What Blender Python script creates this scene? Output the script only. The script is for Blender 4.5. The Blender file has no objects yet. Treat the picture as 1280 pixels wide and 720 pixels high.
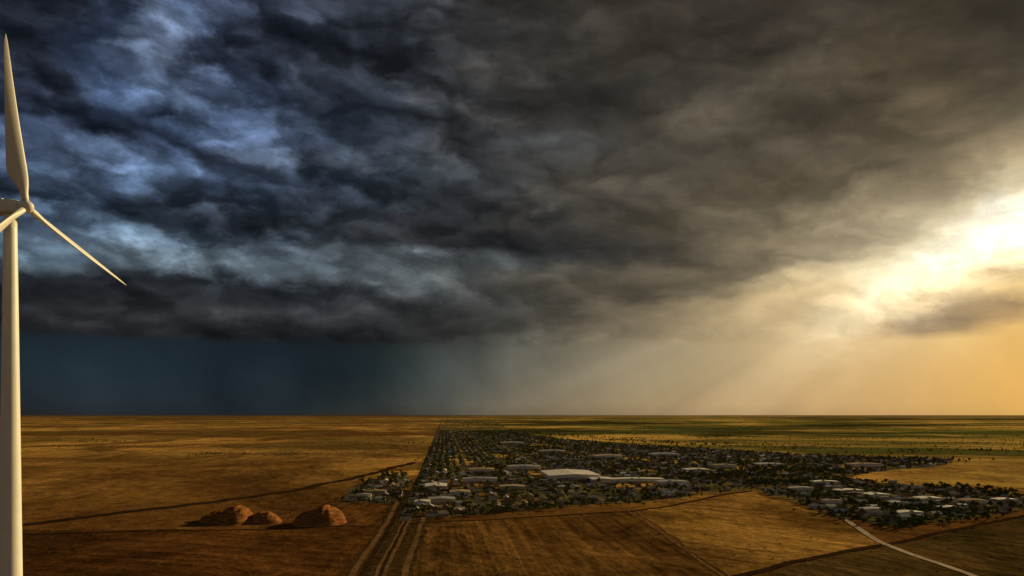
import bpy, bmesh, math, random
import numpy as np
from mathutils import Vector, Matrix, noise as mn
from mathutils.geometry import delaunay_2d_cdt
random.seed(7); rng=np.random.default_rng(11)
S=bpy.context.scene
COL=S.collection
CAM_H=120.0; F=900.0; HZ=518.0
def lin(c):
    c=c/255.0
    return c/12.92 if c<=0.04045 else ((c+0.055)/1.055)**2.4
def site(px,py):
    # image pixel coordinates -> metres on the plain
    k=CAM_H/(py-HZ); return ((px-640)*k, F*k)
def height(x,y):
    r=math.hypot(x,y)
    a=1.3*math.sin(x*0.011+0.7)*math.sin(y*0.009+1.1)+0.8*math.sin(x*0.023+y*0.013)
    far=min(max((r-5000)/15000,0),1)
    a+=far*14*(mn.noise(Vector((x/6000,y/9000,3.3)))+0.4*mn.noise(Vector((x/1700,y/2600,1.3))))
    return a
# ---------------------------------------------------------------- node helpers
class NT:
    def __init__(s,tree): s.t=tree; s.n=tree.nodes; s.l=tree.links
    def put(s,sock,v):
        if isinstance(v,bpy.types.NodeSocket): s.l.new(v,sock)
        elif v is not None: sock.default_value=v
    def m(s,op,a,b=None,c=None,clamp=False):
        n=s.n.new('ShaderNodeMath'); n.operation=op; n.use_clamp=clamp
        s.put(n.inputs[0],a); s.put(n.inputs[1],b); s.put(n.inputs[2],c); return n.outputs[0]
    def mr(s,v,a,b,c=0.0,d=1.0,smooth=False):
        n=s.n.new('ShaderNodeMapRange'); n.clamp=True
        if smooth: n.interpolation_type='SMOOTHSTEP'
        s.put(n.inputs[0],v)
        for i,k in enumerate((a,b,c,d)): s.put(n.inputs[i+1],k)
        return n.outputs[0]
    def noise(s,vec,scale=1.0,detail=4,rough=0.5,dist=0.0,dim='3D'):
        n=s.n.new('ShaderNodeTexNoise'); n.noise_dimensions=dim
        if dim=='1D': s.put(n.inputs['W'],vec)
        else: s.put(n.inputs['Vector'],vec)
        n.inputs['Scale'].default_value=scale; n.inputs['Detail'].default_value=detail
        n.inputs['Roughness'].default_value=rough; n.inputs['Distortion'].default_value=dist
        return n.outputs['Fac'] if 'Fac' in n.outputs else n.outputs[0]
    def voro(s,vec,scale,detail=2,rough=.5):
        n=s.n.new('ShaderNodeTexVoronoi'); n.feature='F1'; n.normalize=False
        s.put(n.inputs['Vector'],vec); n.inputs['Scale'].default_value=scale
        n.inputs['Detail'].default_value=detail; n.inputs['Roughness'].default_value=rough
        return n.outputs['Distance']
    def xyz(s,x,y,z):
        n=s.n.new('ShaderNodeCombineXYZ'); s.put(n.inputs[0],x); s.put(n.inputs[1],y); s.put(n.inputs[2],z); return n.outputs[0]
    def mix(s,f,a,b,bt='MIX'):
        n=s.n.new('ShaderNodeMix'); n.data_type='RGBA'; n.blend_type=bt
        s.put(n.inputs[0],f)
        for i,v in ((6,a),(7,b)):
            if isinstance(v,tuple) and len(v)==3: v=(*v,1)
            s.put(n.inputs[i],v)
        return n.outputs[2]
    def vm(s,op,a,b):
        n=s.n.new('ShaderNodeVectorMath'); n.operation=op; s.put(n.inputs[0],a); s.put(n.inputs[1],b); return n.outputs[0]
    def sep(s,v):
        n=s.n.new('ShaderNodeSeparateXYZ'); s.put(n.inputs[0],v); return n.outputs
def mat(name,build,rough=0.9,spec=0.0):
    m=bpy.data.materials.new(name); m.use_nodes=True
    nt=NT(m.node_tree); b=m.node_tree.nodes['Principled BSDF']; b.inputs['Roughness'].default_value=rough
    b.inputs['Specular IOR Level'].default_value=spec
    geo=nt.n.new('ShaderNodeNewGeometry').outputs['Position']
    col,bump,bs=build(nt,geo)
    nt.put(b.inputs['Base Color'],col)
    if bump is not None:
        bn=nt.n.new('ShaderNodeBump'); bn.inputs['Distance'].default_value=bs; bn.inputs['Strength'].default_value=1.0
        nt.put(bn.inputs['Height'],bump); nt.l.new(bn.outputs[0],b.inputs['Normal'])
    return m
def simple(name,c,var=0.25,scale=0.3,rough=0.8):
    def bd(nt,p):
        n=nt.noise(p,scale,2,0.6)
        return nt.mix(nt.mr(n,0.3,0.7),tuple(k*(1-var) for k in c),tuple(min(1,k*(1+var)) for k in c)),None,0
    return mat(name,bd,rough,0.0 if rough>=0.8 else 0.3)
# ---------------------------------------------------------------- SKY (world)
SUN_AZ=math.radians(52); SUN_EL=math.radians(17)
XS=[0,160,320,480,640,800,960,1120,1200,1280]
TAB=[
(-60,[(42,46,58),(50,60,80),(50,56,70),(42,45,52),(50,47,44),(55,50,43),(58,52,44),(62,55,46),(60,54,45),(58,52,44)]),
(0,[(45,50,62),(62,76,104),(56,64,82),(45,48,55),(52,49,46),(58,53,46),(60,54,46),(66,59,49),(62,56,46),(60,54,44)]),
(90,[(60,72,98),(80,104,144),(56,66,86),(58,65,76),(56,56,56),(72,66,57),(80,73,61),(92,82,65),(94,82,64),(86,76,60)]),
(180,[(62,76,100),(82,104,138),(74,92,124),(56,66,80),(60,62,63),(75,70,62),(86,78,64),(106,94,74),(122,107,82),(144,126,94)]),
(230,[(68,84,108),(74,96,126),(60,72,92),(50,58,69),(60,60,59),(77,71,62),(92,82,66),(136,120,94),(168,150,114),(212,192,150)]),
(275,[(80,99,120),(78,97,117),(56,66,79),(50,56,63),(60,60,58),(79,72,61),(110,99,79),(184,167,132),(232,214,172),(255,248,220)]),
(320,[(90,110,126),(90,108,122),(74,85,97),(70,78,85),(68,69,67),(90,83,69),(140,125,98),(232,212,168),(252,243,212),(255,244,204)]),
(343,[(94,112,124),(98,113,124),(104,117,127),(110,120,126),(88,89,85),(102,93,77),(172,153,118),(240,220,174),(244,224,168),(244,218,152)]),
(358,[(50,54,60),(54,58,65),(72,79,87),(106,115,120),(92,93,89),(112,102,83),(196,173,131),(236,211,157),(236,206,147),(232,198,130)]),
(372,[(35,37,41),(36,38,43),(39,42,47),(58,62,66),(72,72,69),(118,107,86),(198,173,127),(230,201,144),(230,196,132),(228,190,118)]),
(400,[(46,46,50),(49,49,52),(48,49,51),(46,48,50),(68,67,62),(132,118,95),(198,172,127),(222,188,130),(222,186,120),(228,184,110)]),
(427,[(31,33,36),(33,34,37),(32,34,36),(37,39,40),(76,75,69),(144,130,103),(194,167,121),(216,180,122),(222,180,111),(230,182,102)]),
(437,[(25,36,44),(29,40,49),(24,34,41),(30,38,41),(86,86,79),(150,136,109),(194,167,120),(216,177,116),(222,177,105),(230,180,98)]),
(470,[(31,43,51),(35,48,56),(23,34,42),(34,45,48),(106,103,91),(158,142,111),(192,163,115),(214,172,108),(222,175,101),(230,178,94)]),
(500,[(34,44,51),(38,50,57),(24,34,40),(46,54,55),(120,112,94),(164,143,107),(192,159,108),(212,167,102),(220,172,97),(230,176,90)]),
(516,[(36,38,41),(38,42,46),(28,33,36),(50,50,48),(112,100,81),(152,130,96),(178,145,99),(200,157,97),(212,166,95),(224,172,92)]),
(540,[(40,38,34),(40,38,34),(40,38,34),(45,42,38),(80,68,50),(110,90,60),(120,95,60),(130,100,60),(130,100,60),(130,100,60)]),
]
# cloud masses and gaps: x,y,sx,sy,rot(deg, clockwise),colour,alpha
BL=[(195,40,26,48,20,(150,172,208),.95),(248,22,40,16,-10,(114,136,174),.8),(95,110,18,30,0,(98,122,158),.85),
(230,120,40,10,10,(138,162,202),.9),(150,215,90,13,8,(114,138,174),.85),(330,150,50,14,-25,(102,122,156),.8),(60,215,60,12,0,(94,114,144),.65),
(60,60,55,60,0,(37,41,52),.95),(258,74,50,24,10,(35,40,53),.95),(135,165,65,24,-5,(40,47,62),.95),(360,60,70,34,20,(43,49,64),.85),(300,185,60,14,-10,(46,54,71),.8),
(470,100,90,40,10,(42,46,54),.8),(560,190,120,14,-4,(86,89,92),.6),(400,200,90,12,8,(86,98,114),.65),(400,130,60,10,-20,(84,94,112),.65),
(300,262,170,15,4,(40,48,60),.85),(480,285,190,18,5,(40,44,51),.9),(640,300,150,18,4,(45,45,46),.85),(330,235,110,7,4,(88,102,120),.7),
(120,300,80,9,4,(104,123,142),.75),(250,326,130,8,5,(108,124,136),.75),(520,322,120,6,3,(90,98,103),.55),
(150,354,70,9,-4,(40,43,49),.9),(60,352,40,8,0,(44,48,55),.85),(262,360,60,9,6,(41,45,51),.9),(370,373,60,9,6,(41,45,51),.9),(520,388,70,8,4,(47,48,49),.85),
(200,392,120,6,2,(64,65,68),.55),(420,402,90,5,3,(62,64,66),.55),(100,415,100,6,0,(33,34,37),.6),(360,424,130,6,0,(30,31,34),.7),
(760,362,110,12,2,(76,70,60),.85),(900,340,120,12,-8,(86,77,62),.6),(690,345,60,5,0,(118,112,100),.55),(600,402,60,8,6,(58,58,55),.6),
(700,130,150,26,-10,(46,44,42),.65),(880,60,140,26,-5,(48,43,37),.65),(1000,150,90,26,-30,(64,57,47),.65),(850,220,150,12,-12,(98,90,78),.55),(620,90,110,12,-14,(84,80,74),.5),(960,100,120,11,-20,(108,98,81),.5),
(1130,60,50,60,10,(74,65,50),.55),(1230,50,60,50,0,(52,46,38),.65),(1090,200,80,24,-25,(80,71,56),.6),(1180,235,50,12,-20,(112,98,76),.5),(1150,130,60,11,-50,(128,112,86),.5),
(1245,292,60,22,-25,(255,254,238),.95),(1160,335,80,22,-28,(255,247,216),.9),(1080,385,70,20,-33,(244,224,178),.65),
(1190,412,62,15,-6,(124,99,68),.97),(1130,420,34,7,0,(138,111,77),.8),(1262,392,30,9,-20,(144,112,72),.85),(1262,352,40,7,-15,(182,150,100),.75),
(1180,443,60,5,0,(250,212,136),.7),(395,470,55,30,-8,(20,29,35),.7),(560,480,26,40,14,(74,80,77),.5),(640,455,18,50,28,(120,115,101),.45),(330,485,9,34,0,(42,54,60),.5)]
def sky_rgb(px,py):
    ys=[t[0] for t in TAB]; py=min(max(py,ys[0]),ys[-1]); pxc=min(max(px,0),1280)
    j=max(i for i in range(len(ys)) if ys[i]<=py); j=min(j,len(ys)-2)
    i=max(k for k in range(len(XS)) if XS[k]<=pxc); i=min(i,len(XS)-2)
    u=(pxc-XS[i])/(XS[i+1]-XS[i]); v=(py-ys[j])/(ys[j+1]-ys[j])
    c=[ (1-v)*((1-u)*TAB[j][1][i][k]+u*TAB[j][1][i+1][k])+v*((1-u)*TAB[j+1][1][i][k]+u*TAB[j+1][1][i+1][k]) for k in range(3)]
    for (bx,by,sx,sy,rot,bc,al) in BL:
        a=math.radians(rot); dx=px-bx; dy=py-by
        uu=(dx*math.cos(a)+dy*math.sin(a))/sx; vv=(-dx*math.sin(a)+dy*math.cos(a))/sy
        d=uu*uu+vv*vv
        if d<9:
            w=al*math.exp(-0.5*d*d*0.6) 
            c=[c[k]*(1-w)+bc[k]*w for k in range(3)]
    return tuple(lin(k) for k in c)
W=bpy.data.worlds.new("World"); W.name="sky"; S.world=W; W.use_nodes=True
W.cycles.sampling_method='NONE'
nt=NT(W.node_tree); nt.n.clear()
D=nt.n.new('ShaderNodeTexCoord').outputs['Generated']
x,y,z=nt.sep(D)
az=nt.m('ARCTAN2',x,y); el=nt.m('ARCSINE',z)
ds=nt.vm('MULTIPLY',D,(1.0,1.0,1.9))
wamp=nt.mr(el,0.085,0.24,0.14,0.9,True)
wn=nt.n.new('ShaderNodeTexNoise'); nt.put(wn.inputs['Vector'],ds); wn.inputs['Scale'].default_value=9; wn.inputs['Detail'].default_value=6; wn.inputs['Roughness'].default_value=.6
wc=nt.sep(wn.outputs['Color'])
s1=nt.m('SUBTRACT',wc[0],0.5); s2=nt.m('SUBTRACT',wc[1],0.5)
az2=nt.m('ADD',az,nt.m('MULTIPLY',nt.m('MULTIPLY',s1,0.20),wamp))
wv=nt.mr(el,0.088,0.135,0.16,1.0,True)
el2=nt.m('ADD',el,nt.m('MULTIPLY',nt.m('MULTIPLY',s2,0.10),nt.m('MULTIPLY',wv,nt.mr(el,0.14,0.26,0.6,0.95))))
AZR=0.70
fac=nt.mr(az2,-AZR,AZR)
ROWS=[540,517,505,470,437,427,414,400,386,372,361,350,340,326,308,288,265,240,212,180,150,120,90,60,30,0,-60]
els=[math.atan((HZ-p)/F) for p in ROWS]
cur=None
for j,e in enumerate(els):
    r=nt.n.new('ShaderNodeValToRGB'); cr=r.color_ramp; cr.interpolation='LINEAR'; nt.l.new(fac,r.inputs[0])
    N=31
    for i in range(N):
        t=i/(N-1); a=-AZR+2*AZR*t
        px=640+F*math.tan(a); py=HZ-F*math.tan(e)/math.cos(a)
        # the base of the shelf cloud and the horizon band run level around the viewer
        lv=min(1,max(0,(e-0.10)/0.10)); py=py*lv+(HZ-F*math.tan(e))*(1-lv)
        c=sky_rgb(px,py)
        if i==0: s=cr.elements[0]
        elif i==N-1: s=cr.elements[-1]
        else: s=cr.elements.new(t)
        s.position=t; s.color=(*c,1)
    if cur is None: cur=r.outputs[0]
    else: cur=nt.mix(nt.mr(el2,els[j-1],e),cur,r.outputs[0])
# behind the viewer: broken grey overcast
back=nt.mix(nt.mr(el,0.0,1.0),(0.16,0.15,0.13),(0.07,0.075,0.085))
cur=nt.mix(nt.mr(nt.m('ABSOLUTE',az),0.75,1.7,0,1,True),cur,back)
# billow relief: puffy cells warped by turbulence, lit from the sun side
dw=nt.vm('ADD',ds,nt.vm('MULTIPLY',nt.vm('SUBTRACT',wn.outputs['Color'],(.5,.5,.5)),(0.15,0.15,0.15)))
v1=nt.voro(dw,8.5,1.3,.6)
dw2=nt.vm('ADD',dw,(-0.010,0.0,-0.022))
v2=nt.voro(dw2,8.5,1.3,.6)
relv=nt.m('MULTIPLY',nt.m('SUBTRACT',v1,v2),5.2)
# long layered striations, sloping down toward the west
cs,sn=math.cos(math.radians(-12)),math.sin(math.radians(-12))
la=nt.m('ADD',nt.m('MULTIPLY',az,cs),nt.m('MULTIPLY',el,sn)); lb=nt.m('SUBTRACT',nt.m('MULTIPLY',el,cs),nt.m('MULTIPLY',az,sn))
n2=nt.noise(nt.xyz(nt.m('MULTIPLY',la,3.2),nt.m('MULTIPLY',lb,13.0),0.3),1,6,0.6,0.5)
n3=nt.noise(dw,22,4,0.62)
puff=nt.mr(az,-0.35,0.25,1.0,0.28,True)
sumn=nt.m('ADD',nt.m('MULTIPLY',nt.m('ADD',nt.m('ADD',nt.m('MULTIPLY',nt.m('SUBTRACT',0.42,v1),1.3),relv),nt.m('MULTIPLY',nt.m('SUBTRACT',n3,0.5),1.6)),puff),
     nt.m('MULTIPLY',nt.m('SUBTRACT',n2,0.5),2.0))
amp=nt.mr(el,0.12,0.25,0.55,1.0,True)
amp=nt.m('MULTIPLY',amp,nt.mr(el,0.090,0.104,0.05,1.0,True))
amp=nt.m('MULTIPLY',amp,nt.mr(az,0.45,0.65,1.0,0.7))
mult=nt.m('POWER',2.0,nt.m('MULTIPLY',sumn,amp))
# sunbeams fanning out from the sun behind the cloud edge
sa=math.atan((1330-640)/F); se=math.atan((HZ-200)/F*math.cos(sa))
dx=nt.m('SUBTRACT',az,sa); dy=nt.m('SUBTRACT',el,se)
ang=nt.m('ARCTAN2',nt.m('MULTIPLY',dy,-1.0),nt.m('MULTIPLY',dx,-1.0))
ray=nt.noise(nt.m('ADD',ang,20.0),7.0,2,0.5,0,'1D')
rmask=nt.m('MULTIPLY',nt.mr(el,0.25,0.14,0,1,True),nt.m('MULTIPLY',nt.mr(az,-0.12,0.05,0,1,True),nt.mr(az,0.45,0.2,0.1,1,True)))
rmult=nt.m('ADD',1.0,nt.m('MULTIPLY',nt.m('MULTIPLY',nt.m('SUBTRACT',ray,0.5),0.8),rmask))
rain=nt.noise(nt.xyz(nt.m('MULTIPLY',nt.m('ADD',az,nt.m('MULTIPLY',el,0.35)),9.0),nt.m('MULTIPLY',el,6.0),0.0),1.0,4,0.6)
rm2=nt.m('ADD',1.0,nt.m('MULTIPLY',nt.m('MULTIPLY',nt.m('SUBTRACT',rain,0.5),nt.mr(az,-0.05,0.15,1.0,0.3)),nt.mr(el,0.10,0.085)))
tot=nt.m('MULTIPLY',nt.m('MULTIPLY',mult,rmult),rm2)
cl=nt.vm('MULTIPLY',cur,nt.xyz(tot,tot,tot))
# veiled sun shining through the cloud break: tight core and wide soft halo
ga=math.atan((1265-640)/F); ge=math.atan((HZ-292)/F*math.cos(ga))
gx_=nt.m('SUBTRACT',az,ga); gy_=nt.m('SUBTRACT',el,ge)
c1,s1_=math.cos(math.radians(30)),math.sin(math.radians(30))
gu=nt.m('ADD',nt.m('MULTIPLY',gx_,c1),nt.m('MULTIPLY',gy_,s1_)); gv_=nt.m('SUBTRACT',nt.m('MULTIPLY',gy_,c1),nt.m('MULTIPLY',gx_,s1_))
def lobe(a,b): return nt.m('EXPONENT',nt.m('MULTIPLY',nt.m('ADD',nt.m('POWER',nt.m('DIVIDE',nt.m('ABSOLUTE',gu),a),2.0),nt.m('POWER',nt.m('DIVIDE',nt.m('ABSOLUTE',gv_),b),2.0)),-1.0))
gl=nt.m('ADD',nt.m('MULTIPLY',lobe(0.17,0.036),nt.mr(n3,0.35,0.6,0.1,0.55)),nt.m('MULTIPLY',lobe(0.34,0.10),0.11))
cl=nt.vm('ADD',cl,nt.vm('MULTIPLY',nt.xyz(gl,gl,gl),(1.0,0.90,0.68)))
sk=nt.n.new('ShaderNodeTexSky'); sk.sky_type='NISHITA'; sk.sun_disc=False; sk.sun_elevation=SUN_EL; sk.sun_rotation=SUN_AZ
nsky=nt.vm('MULTIPLY',sk.outputs[0],(0.05,0.05,0.05))
out=nt.mix(0.996,nsky,cl)
bg=nt.n.new('ShaderNodeBackground'); nt.l.new(out,bg.inputs[0]); bg.inputs[1].default_value=1.0
wo=nt.n.new('ShaderNodeOutputWorld'); nt.l.new(bg.outputs[0],wo.inputs[0])
# ---------------------------------------------------------------- sun
L=bpy.data.lights.new("sun",'SUN'); L.energy=4.8; L.angle=math.radians(0.6); L.color=(1.0,0.76,0.42)
lo=bpy.data.objects.new("sun",L); COL.objects.link(lo)
sd=Vector((math.sin(SUN_AZ)*math.cos(SUN_EL),math.cos(SUN_AZ)*math.cos(SUN_EL),math.sin(SUN_EL)))
lo.rotation_euler=sd.to_track_quat('Z','Y').to_euler(); lo.location=sd*500
# ---------------------------------------------------------------- mesh helpers
def mkobj(name,verts,faces,mats,mi=None,parent=None,smooth=False):
    me=bpy.data.meshes.new(name); me.from_pydata([tuple(v) for v in verts],[],faces)
    for m in mats: me.materials.append(m)
    if mi is not None: me.polygons.foreach_set('material_index',np.array(mi,dtype=np.int32))
    if smooth: me.polygons.foreach_set('use_smooth',np.ones(len(me.polygons),dtype=bool))
    me.update(); o=bpy.data.objects.new(name,me); COL.objects.link(o)
    if parent: o.parent=parent
    return o
def inpoly(x,y,P):
    c=False; j=len(P)-1
    for i in range(len(P)):
        xi,yi=P[i]; xj,yj=P[j]
        if (yi>y)!=(yj>y) and x<(xj-xi)*(y-yi)/(yj-yi)+xi: c=not c
        j=i
    return c
def sheet(name,P,dz,material,step=14,jit=3.0):
    pts=[]; n=len(P)
    for i in range(n):
        a=Vector(P[i]); b=Vector(P[(i+1)%n]); k=max(1,int((b-a).length/step))
        nr=Vector((-(b-a).y,(b-a).x)).normalized()
        for t in range(k):
            p=a.lerp(b,t/k); pts.append(p+nr*(jit*2*mn.noise(Vector((p.x/40,p.y/40,0.5))) if t else 0))
    m=len(pts); edges=[(i,(i+1)%m) for i in range(m)]
    PP=[(p.x,p.y) for p in pts]; xs=[p[0] for p in PP]; ys=[p[1] for p in PP]
    gx=min(xs)
    st=max(step,(max(xs)-min(xs))/150,(max(ys)-min(ys))/150)
    while gx<max(xs):
        gy=min(ys)
        while gy<max(ys):
            if inpoly(gx,gy,PP): pts.append(Vector((gx+random.uniform(-1,1),gy+random.uniform(-1,1))))
            gy+=st
        gx+=st
    r=delaunay_2d_cdt(pts,edges,[list(range(m))],1,0.01)
    v=[(p.x,p.y,height(p.x,p.y)+dz) for p in r[0]]
    fs=[]
    for f in r[2]:
        a,b,c=[Vector(v[k][:2]) for k in f[:3]]
        cr=(b-a).x*(c-a).y-(b-a).y*(c-a).x
        fs.append(list(f) if cr>0 else list(f)[::-1])
    return mkobj(name,v,fs,[material],smooth=True)
def strip(name,P,width,dz,material,step=10,wob=0.0,shift=0.0):
    v=[];f=[]; pts=[]
    P=[Vector(p) for p in P]
    for i in range(len(P)-1):
        k=max(1,int((P[i+1]-P[i]).length/step))
        for t in range(k): pts.append(P[i].lerp(P[i+1],t/k))
    pts.append(P[-1])
    for _ in range(3):
        pts=[pts[0]]+[(pts[i-1]+pts[i]*2+pts[i+1])/4 for i in range(1,len(pts)-1)]+[pts[-1]]
    for i,p in enumerate(pts):
        d=(pts[min(i+1,len(pts)-1)]-pts[max(i-1,0)]).normalized(); nr=Vector((d.y,-d.x))
        o=wob*mn.noise(Vector((p.x/50,p.y/50,2)))+shift
        for s in (-.5,.5):
            w=width*(1+0.5*wob/max(width,1)*mn.noise(Vector((p.x/14,p.y/14,7+s))))
            a=p+nr*(o+s*w); v.append((a.x,a.y,height(a.x,a.y)+dz))
        if i: b=2*i; f.append((b-2,b-1,b+1,b))
    return mkobj(name,v,f,[material],smooth=True)
# ---------------------------------------------------------------- ground
def ground_build(nt,p):
    X,Y,Z=nt.sep(p)
    big=nt.noise(nt.vm('MULTIPLY',p,(1/7500,1/7500,0)),1,9,0.70,0.2)
    mid=nt.noise(nt.vm('MULTIPLY',p,(1/260,1/420,0)),1,4,0.62,0.4)
    fine=nt.noise(nt.vm('MULTIPLY',p,(1/22,1/30,0)),1,5,0.72)
    streak=nt.noise(nt.vm('ADD',nt.vm('MULTIPLY',p,(1/2600,1/1900,0)),(7,3,1)),1,8,0.68,0.5)
    vo=nt.n.new('ShaderNodeTexVoronoi'); vo.distance='CHEBYCHEV'; vo.inputs['Scale'].default_value=1
    nt.put(vo.inputs['Vector'],nt.vm('MULTIPLY',p,(1/700,1/1500,0)))
    cl_=nt.sep(vo.outputs['Color']); cell=cl_[0]
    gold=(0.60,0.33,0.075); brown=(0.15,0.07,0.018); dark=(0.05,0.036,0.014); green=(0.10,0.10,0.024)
    c=nt.mix(nt.mr(streak,0.42,0.58),brown,gold)
    c=nt.mix(nt.m('MULTIPLY',nt.mr(mid,0.46,0.58),0.8),c,(0.10,0.05,0.013))
    c=nt.mix(nt.m('MULTIPLY',nt.mr(cell,0.5,0.55),nt.mr(Y,1600,3000,0,0.55)),c,(0.14,0.095,0.024))
    ratio=nt.m('DIVIDE',X,nt.m('MAXIMUM',Y,1.0))
    em=nt.m('MULTIPLY',nt.mr(nt.m('ADD',ratio,nt.m('MULTIPLY',nt.m('SUBTRACT',streak,0.5),0.35)),-0.16,0.04,0,1,True),nt.mr(Y,1300,2400))
    gm=nt.mix(nt.mr(streak,0.47,0.55),green,(0.60,0.37,0.08))
    gm=nt.mix(nt.m('MULTIPLY',nt.mr(cl_[1],0.6,0.64),0.6),gm,(0.09,0.11,0.022))
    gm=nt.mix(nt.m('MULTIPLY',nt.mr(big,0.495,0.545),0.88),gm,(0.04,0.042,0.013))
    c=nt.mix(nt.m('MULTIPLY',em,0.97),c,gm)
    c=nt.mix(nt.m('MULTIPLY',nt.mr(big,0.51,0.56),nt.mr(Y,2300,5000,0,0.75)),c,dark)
    # distance haze painted into the far ground: pale east, dark west
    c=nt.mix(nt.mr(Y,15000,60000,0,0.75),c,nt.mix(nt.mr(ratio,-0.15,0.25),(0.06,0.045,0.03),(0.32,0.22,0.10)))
    # bare soil close by, its colour darkened in place of cloud shadow
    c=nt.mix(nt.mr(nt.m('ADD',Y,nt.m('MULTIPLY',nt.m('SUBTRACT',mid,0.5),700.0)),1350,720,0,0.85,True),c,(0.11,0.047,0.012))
    c=nt.mix(1.0,c,nt.mix(nt.mr(fine,0.25,0.75),(0.42,0.42,0.42),(1.5,1.5,1.5)),'MULTIPLY')
    return c,nt.m('ADD',nt.m('MULTIPLY',mid,9.0),nt.m('MULTIPLY',fine,1.3)),2.2
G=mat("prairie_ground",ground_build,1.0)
def axis(c,a,b,lo,hi):
    i0=int(math.floor(math.asinh((lo-c)/a)/b)); i1=int(math.ceil(math.asinh((hi-c)/a)/b))
    return [c+a*math.sinh(b*i) for i in range(i0,i1+1)]
gx=axis(0,500,0.02,-90000,90000); gy=axis(900,400,0.022,-6000,110000)
gv=[(a,b,height(a,b)) for b in gy for a in gx]; nx=len(gx)
gf=[(j*nx+i,j*nx+i+1,(j+1)*nx+i+1,(j+1)*nx+i) for j in range(len(gy)-1) for i in range(nx-1)]
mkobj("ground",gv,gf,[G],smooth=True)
def field(name,c1,c2,ang,sp=9.0,ps=0.25):
    def bd(nt,p):
        X,Y,Z=nt.sep(p)
        u=nt.m('ADD',nt.m('MULTIPLY',X,math.cos(ang)),nt.m('MULTIPLY',Y,math.sin(ang)))
        v=nt.m('ADD',nt.m('MULTIPLY',X,-math.sin(ang)),nt.m('MULTIPLY',Y,math.cos(ang)))
        mid=nt.noise(nt.vm('MULTIPLY',p,(1/170,1/220,0)),1,5,0.65,0.5)
        fine=nt.noise(nt.vm('MULTIPLY',p,(1/12,1/16,0)),1,5,0.75)
        row=nt.noise(nt.xyz(nt.m('DIVIDE',u,sp),nt.m('DIVIDE',v,sp*30),0.0),1,2,0.6)
        c=nt.mix(nt.mr(mid,0.40,0.60),c1,c2)
        for n,a in ((fine,0.55),(row,ps)):
            c=nt.mix(1.0,c,nt.mix(nt.mr(n,0.28,0.72),(1-a,)*3,(1+a,)*3),'MULTIPLY')
        return c,nt.m('ADD',nt.m('MULTIPLY',mid,6.0),nt.m('ADD',fine,nt.m('MULTIPLY',row,0.6))),1.6
    return mat(name,bd,1.0)
PX=lambda L:[site(*p) for p in L]
sheet("field",PX([(516,654),(650,647),(785,640),(905,722),(960,800),(455,800),(476,720)]),0.30,field("shaded_stubble_soil",(0.07,0.034,0.009),(0.185,0.092,0.022),0.1,9,.42))  # soil colour kept dark to stand in for cloud shade
sheet("field",PX([(790,639),(938,616),(1005,636),(1060,652),(1106,677),(912,720)]),0.30,field("dry_stubble",(0.14,0.072,0.016),(0.33,0.175,0.04),0.9,9,.38))
sheet("field",PX([(915,724),(1108,681),(1290,645),(1420,640),(1600,800),(975,800)]),0.30,field("shaded_tilled_soil",(0.048,0.032,0.010),(0.11,0.064,0.018),0.6,11,.42))  # tilled soil, with cloud shade painted into its dark tone
sheet("field",PX([(1110,601),(1200,590),(1330,576),(1330,612),(1215,609)]),0.30,field("ripe_crop",(0.24,0.145,0.032),(0.44,0.27,0.06),0.4))
sheet("field",PX([(-60,662),(120,664),(250,662),(430,656),(497,656),(430,800),(-300,800)]),0.30,field("shaded_red_soil",(0.045,0.019,0.006),(0.115,0.048,0.012),1.3,12,0.45))  # red soil darkened: near-left cloud shade is put into the colour
# ---------------------------------------------------------------- roads
asph=simple("asphalt",(0.07,0.06,0.05),0.3,0.2); dirt=simple("dirt_track_soil",(0.15,0.08,0.03),0.4,0.08,1.0)
pale=simple("gravel_surface",(0.38,0.29,0.19),0.25,0.06,1.0); darkd=simple("dark_gully_soil",(0.035,0.019,0.008),0.4,0.05,1.0)
vergem=simple("rough_verge",(0.06,0.034,0.012),0.55,0.12,1.0)
MR=PX([(440,790),(480,700),(505,652),(520,614),(531,585),(539,562),(545,545),(549,534),(552,527),(554,522)])
strip("road_verge",MR[:4],52,0.42,vergem,step=6,wob=7)
strip("dirt_track",MR[:4],5,0.60,dirt,step=6,wob=1.5,shift=-19)
strip("dirt_track",MR[:4],4,0.60,darkd,step=6,wob=1.5,shift=-12)
strip("dirt_track",MR[:4],9,0.60,dirt,step=6,wob=2.5,shift=2)
strip("dirt_track",MR[:4],3,0.68,darkd,step=6,wob=1.5,shift=2)
strip("dirt_track",MR[:4],5,0.60,dirt,step=6,wob=2,shift=20)
strip("road",MR[2:],13,0.76,asph)
strip("gravel_road",PX([(1025,632),(1060,651),(1100,676),(1150,697),(1215,722),(1330,770)]),6.5,0.75,pale,wob=1.5)
strip("dirt_road",PX([(905,722),(1000,703),(1100,680),(1200,661),(1320,638)]),8,0.6,darkd,wob=4)
strip("dirt_road",PX([(-40,664),(28,656),(120,646),(220,634),(300,622),(380,612),(430,600),(480,588),(520,578)]),20,0.6,darkd,wob=12)
strip("dirt_road",PX([(510,655),(650,648),(786,641),(940,614)]),6,0.62,darkd,wob=3)
strip("dirt_road",PX([(786,641),(908,722)]),3,0.5,dirt,wob=2)
strip("dirt_road",PX([(430,656),(250,664),(60,668),(-60,672)]),6,0.62,darkd,wob=4)
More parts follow.
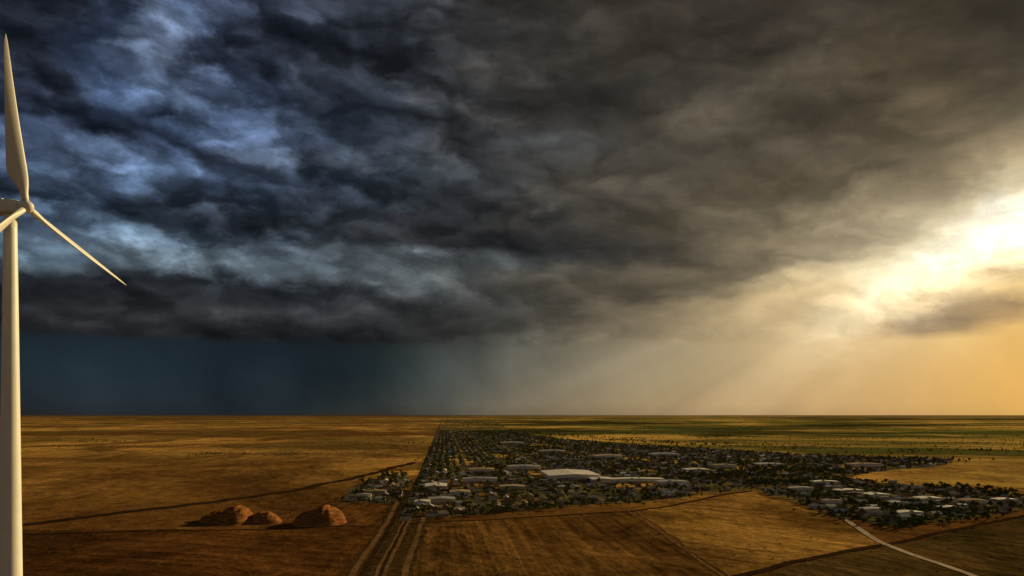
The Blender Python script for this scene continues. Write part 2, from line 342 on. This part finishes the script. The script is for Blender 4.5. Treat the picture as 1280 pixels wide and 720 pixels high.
# ---------------------------------------------------------------- town
PT=[PX([(556,524),(620,526),(640,540),(700,549),(800,557),(900,562),(1000,570),(1190,575),(1180,582),(1090,590),(1060,599),(940,612),(860,621),(700,634),(560,646),(512,646),(520,620),(535,580)]),
    PX([(930,606),(1060,600),(1180,608),(1285,622),(1285,636),(1180,652),(1110,657),(1030,640),(970,622)]),
    PX([(445,606),(510,590),(505,632),(425,628)])]
tg=field("town_ground_soil",(0.07,0.066,0.022),(0.17,0.125,0.045),0.2)
for P in PT: sheet("town_ground",P,0.20,tg,step=20,jit=6)
TH=math.atan(0.094); ux=Vector((math.cos(TH),math.sin(TH))); uy=Vector((-math.sin(TH),math.cos(TH)))
org=Vector(site(505,652))
def dens(x,y): return mn.noise(Vector((x/260,y/380,4.1)))+0.5*mn.noise(Vector((x/90,y/120,9.1)))
def intown(x,y): return any(inpoly(x,y,P) for P in PT)
sv=[];sf=[]
def seg(a,b,w,zz):
    d=(b-a).normalized(); nr=Vector((d.y,-d.x))*w/2; i=len(sv)
    for p in (a-nr,a+nr,b+nr,b-nr): sv.append((p.x,p.y,height(p.x,p.y)+zz))
    sf.append((i,i+1,i+2,i+3))
BX,BY=92,170
for i in range(-6,30):
    for j in range(-4,150):
        a=org+ux*(i*BX)+uy*(j*20); b=a+uy*20.0
        if intown(*a) and intown(*b): seg(a,b,8,.62)
for j in range(-2,22):
    for i in range(-20,110):
        a=org+ux*(i*20)+uy*(j*BY); b=a+ux*20.0
        if intown(*a) and intown(*b): seg(a,b,7,.69)
mkobj("town_streets",sv,sf,[asph])
roofw=simple("white_metal_roof",(0.66,0.60,0.5),0.12,0.05,0.5); roofg=simple("grey_metal_roof",(0.30,0.29,0.27),0.2,0.08,0.5)
roofb=simple("brown_roof",(0.15,0.095,0.06),0.25,0.2); roofd=simple("dark_shingle_roof",(0.07,0.06,0.05),0.3,0.3)
roofr=simple("rust_roof",(0.2,0.09,0.045),0.3,0.2); rooft=simple("tan_roof",(0.36,0.27,0.17),0.2,0.2)
wallw=simple("white_siding",(0.58,0.52,0.42),0.15,0.2); wallt=simple("tan_stucco",(0.40,0.31,0.19),0.15,0.2); wallb=simple("brick_surface",(0.24,0.12,0.07),0.2,0.4)
glass=simple("window_glass",(0.03,0.035,0.045),0.2,0.5,0.15)
HM=[roofw,roofg,roofb,roofd,roofr,rooft,wallw,wallt,wallb,glass]
def house(V,Fc,MI,cx,cy,w,l,h,rh,ang,rm,wm,windows=False,z0=None):
    ca,sa_=math.cos(ang),math.sin(ang); zb=height(cx,cy)+(0.2 if z0 is None else z0)
    def P(x,y,z): V.append((cx+x*ca-y*sa_,cy+x*sa_+y*ca,zb+z)); return len(V)-1
    w/=2;l/=2; o=0.5
    a=[P(-w,-l,-0.5),P(w,-l,-0.5),P(w,l,-0.5),P(-w,l,-0.5),P(-w,-l,h),P(w,-l,h),P(w,l,h),P(-w,l,h),P(0,-l,h+rh),P(0,l,h+rh)]
    for f in ((a[0],a[1],a[5],a[8],a[4]),(a[1],a[2],a[6],a[5]),(a[2],a[3],a[7],a[9],a[6]),(a[3],a[0],a[4],a[7])):
        Fc.append(f); MI.append(wm)
    s=rh/w; e=h-o*s+0.08
    r=[P(-w-o,-l-o,e),P(0,-l-o,h+rh+.08),P(w+o,-l-o,e),P(-w-o,l+o,e),P(0,l+o,h+rh+.08),P(w+o,l+o,e)]
    q_=[P(-w-o,-l-o,e+.25),P(0,-l-o,h+rh+.33),P(w+o,-l-o,e+.25),P(-w-o,l+o,e+.25),P(0,l+o,h+rh+.33),P(w+o,l+o,e+.25)]
    for f in ((q_[0],q_[1],q_[4],q_[3]),(q_[1],q_[2],q_[5],q_[4]),(r[0],q_[0],q_[3],r[3]),(r[2],r[5],q_[5],q_[2]),
              (r[0],r[1],q_[1],q_[0]),(r[1],r[2],q_[2],q_[1]),(r[3],q_[3],q_[4],r[4]),(r[4],q_[4],q_[5],r[5]),(r[0],r[3],r[4],r[1]),(r[1],r[4],r[5],r[2])):
        Fc.append(f); MI.append(rm)
    if windows:
        k=max(2,int(2*w/3.5)); k2=max(2,int(2*l/4))
        for i in range(k):
            xx=-w+2*w*(i+.5)/k
            for yy in (-l-.04,l+.04):
                t=0.1 if (i==k//2) else 1.0
                Fc.append((P(xx-.6,yy,t),P(xx+.6,yy,t),P(xx+.6,yy,2.2),P(xx-.6,yy,2.2))); MI.append(9)
        for i in range(k2):
            yy=-l+2*l*(i+.5)/k2
            for xx in (-w-.04,w+.04):
                Fc.append((P(xx,yy-.6,1.0),P(xx,yy+.6,1.0),P(xx,yy+.6,2.2),P(xx,yy-.6,2.2))); MI.append(9)
BIG=[(712,597,95,120,7,0),(790,603,110,26,6,0),(752,603,40,40,6,0),(545,612,34,50,7,0),(552,628,36,26,6,1),(528,632,20,20,6,0),(575,619,30,26,6,5),
(600,603,60,24,7,1),(640,612,40,26,6,5),(655,588,70,40,8,1),(602,590,50,36,7,5),(840,607,50,28,7,1),(870,590,50,34,7,0),(905,585,50,26,7,5),
(470,618,30,12,4,5),(455,623,20,10,4,1),(1060,617,40,20,5,0),(1095,622,30,24,5,0),(1120,632,34,16,5,1),(1160,627,32,20,5,0),(1185,638,26,16,5,0),
(1215,630,34,18,5,5),(1135,645,30,14,5,0),(1090,641,26,16,5,1),(1040,630,24,14,5,5),(1000,614,36,16,5,1),(1255,628,28,16,5,0),(1030,606,44,18,6,0),
(760,573,80,60,8,5),(690,567,80,50,8,1),(830,570,80,50,8,1),(960,583,60,40,7,1),(1080,584,70,40,7,5),(640,556,90,80,9,1)]
bigpos=[]
for (px,py,w,l,h,rm) in BIG:
    X0,Y0=site(px,py); bigpos.append((X0,Y0,max(w,l)*0.6))
    V=[];Fc=[];MI=[]
    rh=min(w,l)*0.02+0.8
    house(V,Fc,MI,X0,Y0,w,l,h,rh,TH,rm,random.choice((6,7,6)),True)
    if w>44 or rm==0:   # roof vents and loading dock annex
        for k in range(int(l/18)+1):
            house(V,Fc,MI,X0+random.uniform(-.3,.3)*w*.6,Y0+(k-l/36)*16,3,3,1.6,0.3,TH,1,7,False,z0=h+.6)
        house(V,Fc,MI,X0-uy.x*(l/2+5),Y0-uy.y*(l/2+5),w*0.5,9.8,h*0.55,0.8,TH,1,7,True)
    mkobj("warehouse" if w*l>1400 else "farm_shed",V,Fc,HM,MI)
V=[];Fc=[];MI=[]; hp=[]; tp=[]
for i in range(-22,150):
    for j in range(-6,190):
        u=i*17.5+9; v=j*23+12
        if (u%BX)<8 or (u%BX)>BX-8 or (v%BY)<9 or (v%BY)>BY-9: continue
        p=org+ux*(u+random.uniform(-3,3))+uy*(v+random.uniform(-4,4))
        if p.y>5200 or not intown(p.x,p.y): continue
        if any(abs(p.x-a)<r and abs(p.y-b)<r+6 for a,b,r in bigpos): continue
        d=dens(p.x,p.y)
        if random.random()<0.52+d*0.8 :
            w=random.uniform(7,11); l=random.uniform(10,15)
            rm=random.choices(range(6),(13,19,22,20,9,17))[0]; wm=random.choices((6,7,8),(6,5,3))[0]
            a=TH+(math.pi/2 if random.random()<.5 else 0)+random.uniform(-.05,.05)
            near=p.y<1500
            house(V,Fc,MI,p.x,p.y,w,l,random.uniform(2.8,4.0),random.uniform(1.6,2.8),a,rm,wm,near)
            if near and random.random()<.4: house(V,Fc,MI,p.x+7*math.cos(a),p.y+7*math.sin(a),6,6,2.6,1.3,a,rm,wm,False)
            hp.append(p)
        for _ in range(3):
            if random.random()<0.56: tp.append((p.x+random.choice((-1,1))*random.uniform(4,10),p.y+random.choice((-1,1))*random.uniform(7,13),random.uniform(.45,1.2)))
mkobj("town_houses",V,Fc,HM,MI)
def belt(L,n,w,s0=.6,s1=1.2):
    Q=[Vector(site(*p)) for p in L]
    for _ in range(n):
        k=random.randrange(len(Q)-1); p=Q[k].lerp(Q[k+1],random.random())
        tp.append((p.x+random.gauss(0,w),p.y+random.gauss(0,w),random.uniform(s0,s1)))
belt([(860,600),(940,592),(1000,588),(1050,594)],300,26); belt([(935,606),(1060,602)],140,14)
belt([(560,645),(700,634),(860,621)],120,14,.4,1); belt([(512,646),(525,600),(540,560)],110,10,.4,1)
belt([(1030,641),(1110,657),(1180,652),(1285,636)],130,13,.4,1); belt([(1180,608),(1285,622)],90,16)
belt([(1000,570),(1190,576)],160,40); belt([(425,628),(505,632)],25,8,.4,.9); belt([(445,606),(510,590)],40,14)
belt([(640,540),(900,560)],300,90,.8,1.4); belt([(560,527),(640,533)],260,150,1,1.6)
belt([(1020,620),(1100,636),(1200,640)],150,26)
# copses and creek-side woods on the plains: elongated clumps of uneven size
for k in range(240):
    px=random.uniform(600,1330) if k<215 else random.uniform(40,540); py=HZ+math.exp(random.uniform(math.log(6),math.log(52)))
    X0,Y0=site(px,py)
    if intown(X0,Y0): continue
    ln=random.uniform(30,200)*(Y0/3000)**.7; wd=random.uniform(8,45); th=random.uniform(-.4,.4)
    for _ in range(int(random.uniform(10,50))):
        a=random.gauss(0,1)*ln; b=random.gauss(0,1)*wd
        tp.append((X0+a*math.cos(th)-b*math.sin(th),Y0+a*math.sin(th)+b*math.cos(th),random.uniform(.35,.9)))
def treemesh(seed,nq,size,full=True):
    r=random.Random(seed); v=[];f=[];m=[]
    def tube(a,b,ra,rb):
        k=len(v)
        for (c,rad) in ((a,ra),(b,rb)):
            for t in range(4):
                an=t*math.pi/2; v.append((c[0]+rad*math.cos(an),c[1]+rad*math.sin(an),c[2]))
        for t in range(4): f.append((k+t,k+(t+1)%4,k+4+(t+1)%4,k+4+t)); m.append(0)
    tube((0,0,-.4),(0,0,4),.32,.16)
    lobes=[]
    for k in range(5):
        a=k*1.256+r.uniform(-.4,.4); R=r.uniform(1.2,2.3); zc=r.uniform(3.0,6.6)
        c=(R*math.cos(a),R*math.sin(a),zc); lobes.append((c,r.uniform(1.2,2.0)))
        if full: tube((0,0,2.6+k*.3),c,.13,.05)
    lobes.append(((0,0,6.6),1.7))
    for _ in range(nq):
        c,R=r.choice(lobes)
        d=Vector((r.gauss(0,1),r.gauss(0,1),r.gauss(0,.8))).normalized()*R*r.uniform(.55,1.05)
        p=Vector(c)+d; nrm=(d.normalized()+Vector((r.gauss(0,.5),r.gauss(0,.5),r.gauss(0,.5)))).normalized()
        t=nrm.orthogonal().normalized(); bb=nrm.cross(t); s=size*r.uniform(.6,1.3); k=len(v)
        for (e,g) in ((-1,-.7),(.9,-1),(1,.8),(-.7,1)):
            v.append(tuple(p+t*e*s+bb*g*s))
        f.append((k,k+1,k+2,k+3)); m.append(1 if r.random()<.5 else 2)
    return np.array(v),np.array(f),np.array(m)
bark=simple("bark",(0.09,0.06,0.04)); lf1=simple("foliage_dark",(0.05,0.065,0.014),0.3,0.15); lf2=simple("foliage_light",(0.12,0.125,0.025),0.3,0.15)
def scatter(name,pts,variants,mats):
    VV=[];FF=[];MM=[];off=0
    for (x_,y_,s) in pts:
        v,f,m=random.choice(variants); a=random.uniform(0,6.28); c_,s_=math.cos(a),math.sin(a)
        w=v*np.array([s*random.uniform(.8,1.2),s*random.uniform(.8,1.2),s*random.uniform(.8,1.15)])
        R=np.empty_like(w); R[:,0]=w[:,0]*c_-w[:,1]*s_+x_; R[:,1]=w[:,0]*s_+w[:,1]*c_+y_; R[:,2]=w[:,2]+height(x_,y_)
        VV.append(R);FF.append(f+off);MM.append(m);off+=len(v)
    VV=np.concatenate(VV);FF=np.concatenate(FF).astype(np.int32);MM=np.concatenate(MM).astype(np.int32)
    me=bpy.data.meshes.new(name); me.vertices.add(len(VV)); me.vertices.foreach_set('co',VV.astype(np.float32).ravel())
    me.loops.add(FF.size); me.loops.foreach_set('vertex_index',FF.ravel()); me.polygons.add(len(FF))
    me.polygons.foreach_set('loop_start',np.arange(0,FF.size,4,dtype=np.int32))
    for mt in mats: me.materials.append(mt)
    me.polygons.foreach_set('material_index',MM); me.update(calc_edges=True); me.validate()
    o=bpy.data.objects.new(name,me); COL.objects.link(o); return o
nearv=[treemesh(i,90,.6) for i in range(5)]; farv=[treemesh(i+50,20,1.2,False) for i in range(4)]
scatter("town_trees",[t for t in tp if t[1]<1400],nearv,[bark,lf1,lf2])
scatter("distant_trees",[t for t in tp if t[1]>=1400],farv,[bark,lf1,lf2])
def shrub(seed):
    v,f,m=treemesh(seed,26,.7); k=f[m>0]; 
    w=v.copy(); w[:,2]=np.maximum(w[:,2]*.32-.9,-.3); w[:,:2]*=.6
    return w,k,m[m>0]
sh=[]
while len(sh)<1300:
    px=random.uniform(-20,1300); py=HZ+math.exp(random.uniform(math.log(12),math.log(210)))
    X0,Y0=site(px,py)
    if mn.noise(Vector((X0/200,Y0/260,6)))>-0.05 and not intown(X0,Y0): sh.append((X0,Y0,random.uniform(.3,.9)))
for k in range(len(MR)-7):
    a=Vector(MR[k]);b=Vector(MR[k+1])
    for _ in range(170):
        p=a.lerp(b,random.random()); sh.append((p.x+random.choice((-24,-7,-6,11,26))+random.gauss(0,1.5),p.y,random.uniform(.2,.8)))
scatter("shrubs",sh,[shrub(i) for i in range(80,84)],[bark,lf1,lf2])
# ---------------------------------------------------------------- red clay mounds
def heapmat(nt,p):
    n=nt.noise(nt.vm('MULTIPLY',p,(1/14,1/14,1/2.2)),1,5,0.6,0.3); f=nt.noise(p,0.5,5,0.7)
    c=nt.mix(nt.mr(n,0.35,0.65),(0.10,0.038,0.012),(0.32,0.13,0.038))
    c=nt.mix(1.0,c,nt.mix(f,(0.6,)*3,(1.4,)*3),'MULTIPLY')
    return c,nt.m('ADD',n,nt.m('MULTIPLY',f,0.4)),1.2
HMt=mat("red_clay",heapmat,1.0)
def heap(px,py,lobes,seed):
    cx,cy=site(px,py); n=100; R=60; v=[];f=[]
    for j in range(n):
        for i in range(n):
            a=-R+2*R*i/(n-1); b=-R+2*R*j/(n-1); hgt=0
            wx=a+3*mn.noise(Vector((a/16,b/16,seed+3))); wy=b+3*mn.noise(Vector((a/16,b/16,seed+9)))
            for (lx,ly,rx,ry,hh) in lobes:
                d=((wx-lx)/rx)**2+((wy-ly)/ry)**2
                t=max(0,1-d); q=hh*(t**0.85)*(2-t)**.25
                k=3.0; hgt=math.log(math.exp(hgt/k)+math.exp(q/k)-1)*k if q>0 else hgt
            e=min(1,hgt/4)
            gul=abs(mn.noise(Vector((a/9,b/20,seed))))
            rough=mn.noise(Vector((a/6,b/6,seed+5)))+.5*mn.noise(Vector((a/2.5,b/2.5,seed+5)))
            v.append((cx+a,cy+b,height(cx+a,cy+b)+hgt*(0.86+0.3*gul)+rough*0.8*e-0.35*(1-e)+0.33*e))
    for j in range(n-1):
        for i in range(n-1): k=j*n+i; f.append((k,k+1,k+n+1,k+n))
    return mkobj("red_clay_mound",v,f,[HMt],smooth=True)
heap(292,652,[(4,0,19,26,20),(-17,4,22,20,11),(34,6,18,18,13)],1.0)
heap(402,652,[(6,0,20,26,21),(-12,-4,20,22,15)],7.0)
# ---------------------------------------------------------------- wind turbine
paint=simple("cream_turbine_paint",(0.76,0.74,0.58),0.05,0.25,0.4); steel=simple("dark_steel",(0.12,0.12,0.12),0.1,1,0.5)
T=Vector(((13-640)/F*190,190,0)); HUBZ=CAM_H+(HZ-259)/F*190
targets=[(5,42),(155,353)]
def proj(p): return (640+F*p.x/p.y, HZ-F*(p.z-CAM_H)/p.y)
best=None
for ph in np.radians(np.arange(60,125,1.0)):
    n_=Vector((math.sin(ph),-math.cos(ph),0)); h_=Vector((math.cos(ph),math.sin(ph),0))
    hub=T+n_*4.6+Vector((0,0,HUBZ))
    for A in np.radians(np.arange(80,125,1.0)):
        for R in np.arange(36,60,1.0):
            e=0
            for k,t in enumerate(targets):
                a=A-k*2*math.pi/3; p=proj(hub+(h_*math.cos(a)+Vector((0,0,1))*math.sin(a))*R)
                e+=(p[0]-t[0])**2+(p[1]-t[1])**2
            if best is None or e<best[0]: best=(e,ph,A,R)
_,PH,A0,RR=best
nV=Vector((math.sin(PH),-math.cos(PH),0)); hV=Vector((math.cos(PH),math.sin(PH),0))
turb=bpy.data.objects.new("wind_turbine",None); COL.objects.link(turb); turb.location=(T.x,T.y,height(T.x,T.y)); bpy.context.view_layer.update()
zb=height(T.x,T.y)
def tube(name,sections,material,seg=48,parent=turb):
    v=[];f=[]
    for (r,z_) in sections:
        for s in range(seg): a=2*math.pi*s/seg; v.append((r*math.cos(a),r*math.sin(a),z_))
    for k in range(len(sections)-1):
        for s in range(seg): f.append((k*seg+s,k*seg+(s+1)%seg,(k+1)*seg+(s+1)%seg,(k+1)*seg+s))
    f.append(tuple(range(seg))[::-1]); f.append(tuple((len(sections)-1)*seg+s for s in range(seg)))
    o=mkobj(name,v,f,[material],parent=parent)
    for p in o.data.polygons: p.use_smooth=len(p.vertices)==4
    return o
H=HUBZ-zb; top=H-2.3; r0,r1=3.7,1.5
tube("tower",[(r0+(r1-r0)*k/40,top*k/40) for k in range(41)],paint); tube("foundation",[(6,-1),(6,.5),(4.2,.8)],simple("concrete",(0.3,0.29,0.27)))
mkobj("door",[(-.6,-r0-.05,.9),(.6,-r0-.05,.9),(.6,-r0-.05,3.2),(-.6,-r0-.05,3.2),(-.6,-r0+.3,.9),(.6,-r0+.3,.9),(.6,-r0+.3,3.2),(-.6,-r0+.3,3.2)],[(0,1,2,3),(0,4,5,1),(1,5,6,2),(2,6,7,3),(3,7,4,0)],[steel],parent=turb)
ROT=Matrix(((nV.x,hV.x,0),(nV.y,hV.y,0),(0,0,1)))
def loc(p): return tuple(ROT@Vector(p)+Vector((0,0,H)))
nsec=[(3.0,1.25,-1.25,1.15),(2.6,1.6,-1.6,1.6),(0.5,1.95,-1.9,1.85),(-5,2.0,-1.95,1.9),(-8.2,1.8,-1.4,1.75),(-9.0,1.2,-.8,1.3)]
v=[];f=[];K=20
for (xx,zt,zl,hw) in nsec:
    for s in range(K):
        a=2*math.pi*s/K; c_,s_=math.cos(a),math.sin(a); pw=.45
        yy=hw*math.copysign(abs(c_)**pw,c_); zv=math.copysign(abs(s_)**pw,s_); zv=zv*(zt if zv>0 else -zl)
        v.append(loc((xx,yy,zv)))
for k in range(len(nsec)-1):
    for s in range(K): f.append((k*K+s,k*K+(s+1)%K,(k+1)*K+(s+1)%K,(k+1)*K+s))
f.append(tuple(range(K))); f.append(tuple((len(nsec)-1)*K+s for s in range(K))[::-1])
nac=mkobj("nacelle",v,f,[paint],parent=turb)
def boxes(name,L_,material):
    v=[];f=[]
    for (x0,x1,y0,y1,z0,z1) in L_:
        k=len(v)
        for z_ in (z0,z1):
            for (a,b) in ((x0,y0),(x1,y0),(x1,y1),(x0,y1)): v.append(loc((a,b,z_)))
        f+=[(k,k+1,k+5,k+4),(k+1,k+2,k+6,k+5),(k+2,k+3,k+7,k+6),(k+3,k,k+4,k+7),(k+4,k+5,k+6,k+7),(k,k+3,k+2,k+1)]
    return mkobj(name,v,f,[material],parent=turb)
boxes("wind_sensor",[(-7.25,-7.15,-.06,.06,1.6,2.95),(-7.24,-7.16,-.7,.7,2.96,3.06),(-7.23,-7.17,-.7,-.6,3.07,3.7),(-7.23,-7.17,.6,.7,3.07,3.7)],steel)
boxes("roof_hatch",[(-3.5,-1.8,-.7,.7,1.9,2.25)],paint)
v=[];f=[];K=32; prof=[(3.0,1.2),(3.1,1.55),(4.2,1.65),(5.2,1.5),(5.9,1.1),(6.3,.6),(6.42,.05)]
for (xx,r) in prof:
    for s in range(K): a=2*math.pi*s/K; v.append(loc((xx,r*math.cos(a),r*math.sin(a))))
for k in range(len(prof)-1):
    for s in range(K): f.append((k*K+s,k*K+(s+1)%K,(k+1)*K+(s+1)%K,(k+1)*K+s))
f.append(tuple((len(prof)-1)*K+s for s in range(K))); f.append(tuple(range(K))[::-1])
mkobj("hub",v,f,[paint],parent=turb,smooth=True)
for b in range(3):
    A=A0-b*2*math.pi/3
    rad=Vector((0,math.cos(A),math.sin(A))); tan=Vector((0,-math.sin(A),math.cos(A))); axn=Vector((1,0,0))
    v=[];f=[];K=28; ns=40
    for i in range(ns):
        t=i/(ns-1); r=1.2+(RR-1.2)*t
        s=min(1,max(0,(t-.03)/.17)); s=s*s*(3-2*s)
        chm=4.6*(1-(max(0,t-.2)/.8)*0.86)
        if t>.9: chm*=math.sqrt(max(0.02,1-((t-.9)/.1)**2*.96))
        ch=1.7+(chm-1.7)*s if t<=.22 else chm
        thr=0.24-0.1*t; th=1.7*(1-s)+ch*thr*s; mx=s
        tw=-math.radians(20*(1-t)**1.6+30)
        cd=tan*math.cos(tw)+axn*math.sin(tw); td=axn*math.cos(tw)-tan*math.sin(tw)
        for s_ in range(K):
            a=2*math.pi*s_/K; sg=math.sin(a); u=(1-math.cos(a))/2
            prof_t=1.3*math.sqrt(max(u,0))*(1-u)*math.copysign(1,sg) if abs(sg)>1e-6 else 0
            foil=sg*.5*(1-mx)+prof_t*mx
            off=(u-0.5)*(1-mx)+(u-0.3)*mx
            v.append(loc(axn*(4.5+t*t*1.2)+rad*r+cd*(off*ch)+td*(foil*th)))
    for k in range(ns-1):
        for s_ in range(K): f.append((k*K+s_,k*K+(s_+1)%K,(k+1)*K+(s_+1)%K,(k+1)*K+s_))
    f.append(tuple((ns-1)*K+s_ for s_ in range(K))); f.append(tuple(range(K))[::-1])
    mkobj("blade_%d"%(b+1),v,f,[paint],parent=turb)
for o in list(turb.children):
    bm=bmesh.new(); bm.from_mesh(o.data); bmesh.ops.recalc_face_normals(bm,faces=bm.faces); bm.to_mesh(o.data); bm.free()
    if o.name.split('.')[0] not in("door","wind_sensor","roof_hatch"):
        for p in o.data.polygons: p.use_smooth=len(p.vertices)==4
# ---------------------------------------------------------------- camera
cd_=bpy.data.cameras.new("camera"); cam=bpy.data.objects.new("camera",cd_); COL.objects.link(cam)
cam.location=(0,0,CAM_H); cam.rotation_euler=(math.radians(90),0,0)
cd_.sensor_width=36; cd_.lens=36*F/1280; cd_.shift_y=(HZ-360)/1280; cd_.clip_start=1; cd_.clip_end=400000
S.camera=cam
S.view_settings.view_transform='Standard'; S.view_settings.look='None'; S.view_settings.exposure=0
print("houses",len(hp),"trees",len(tp))
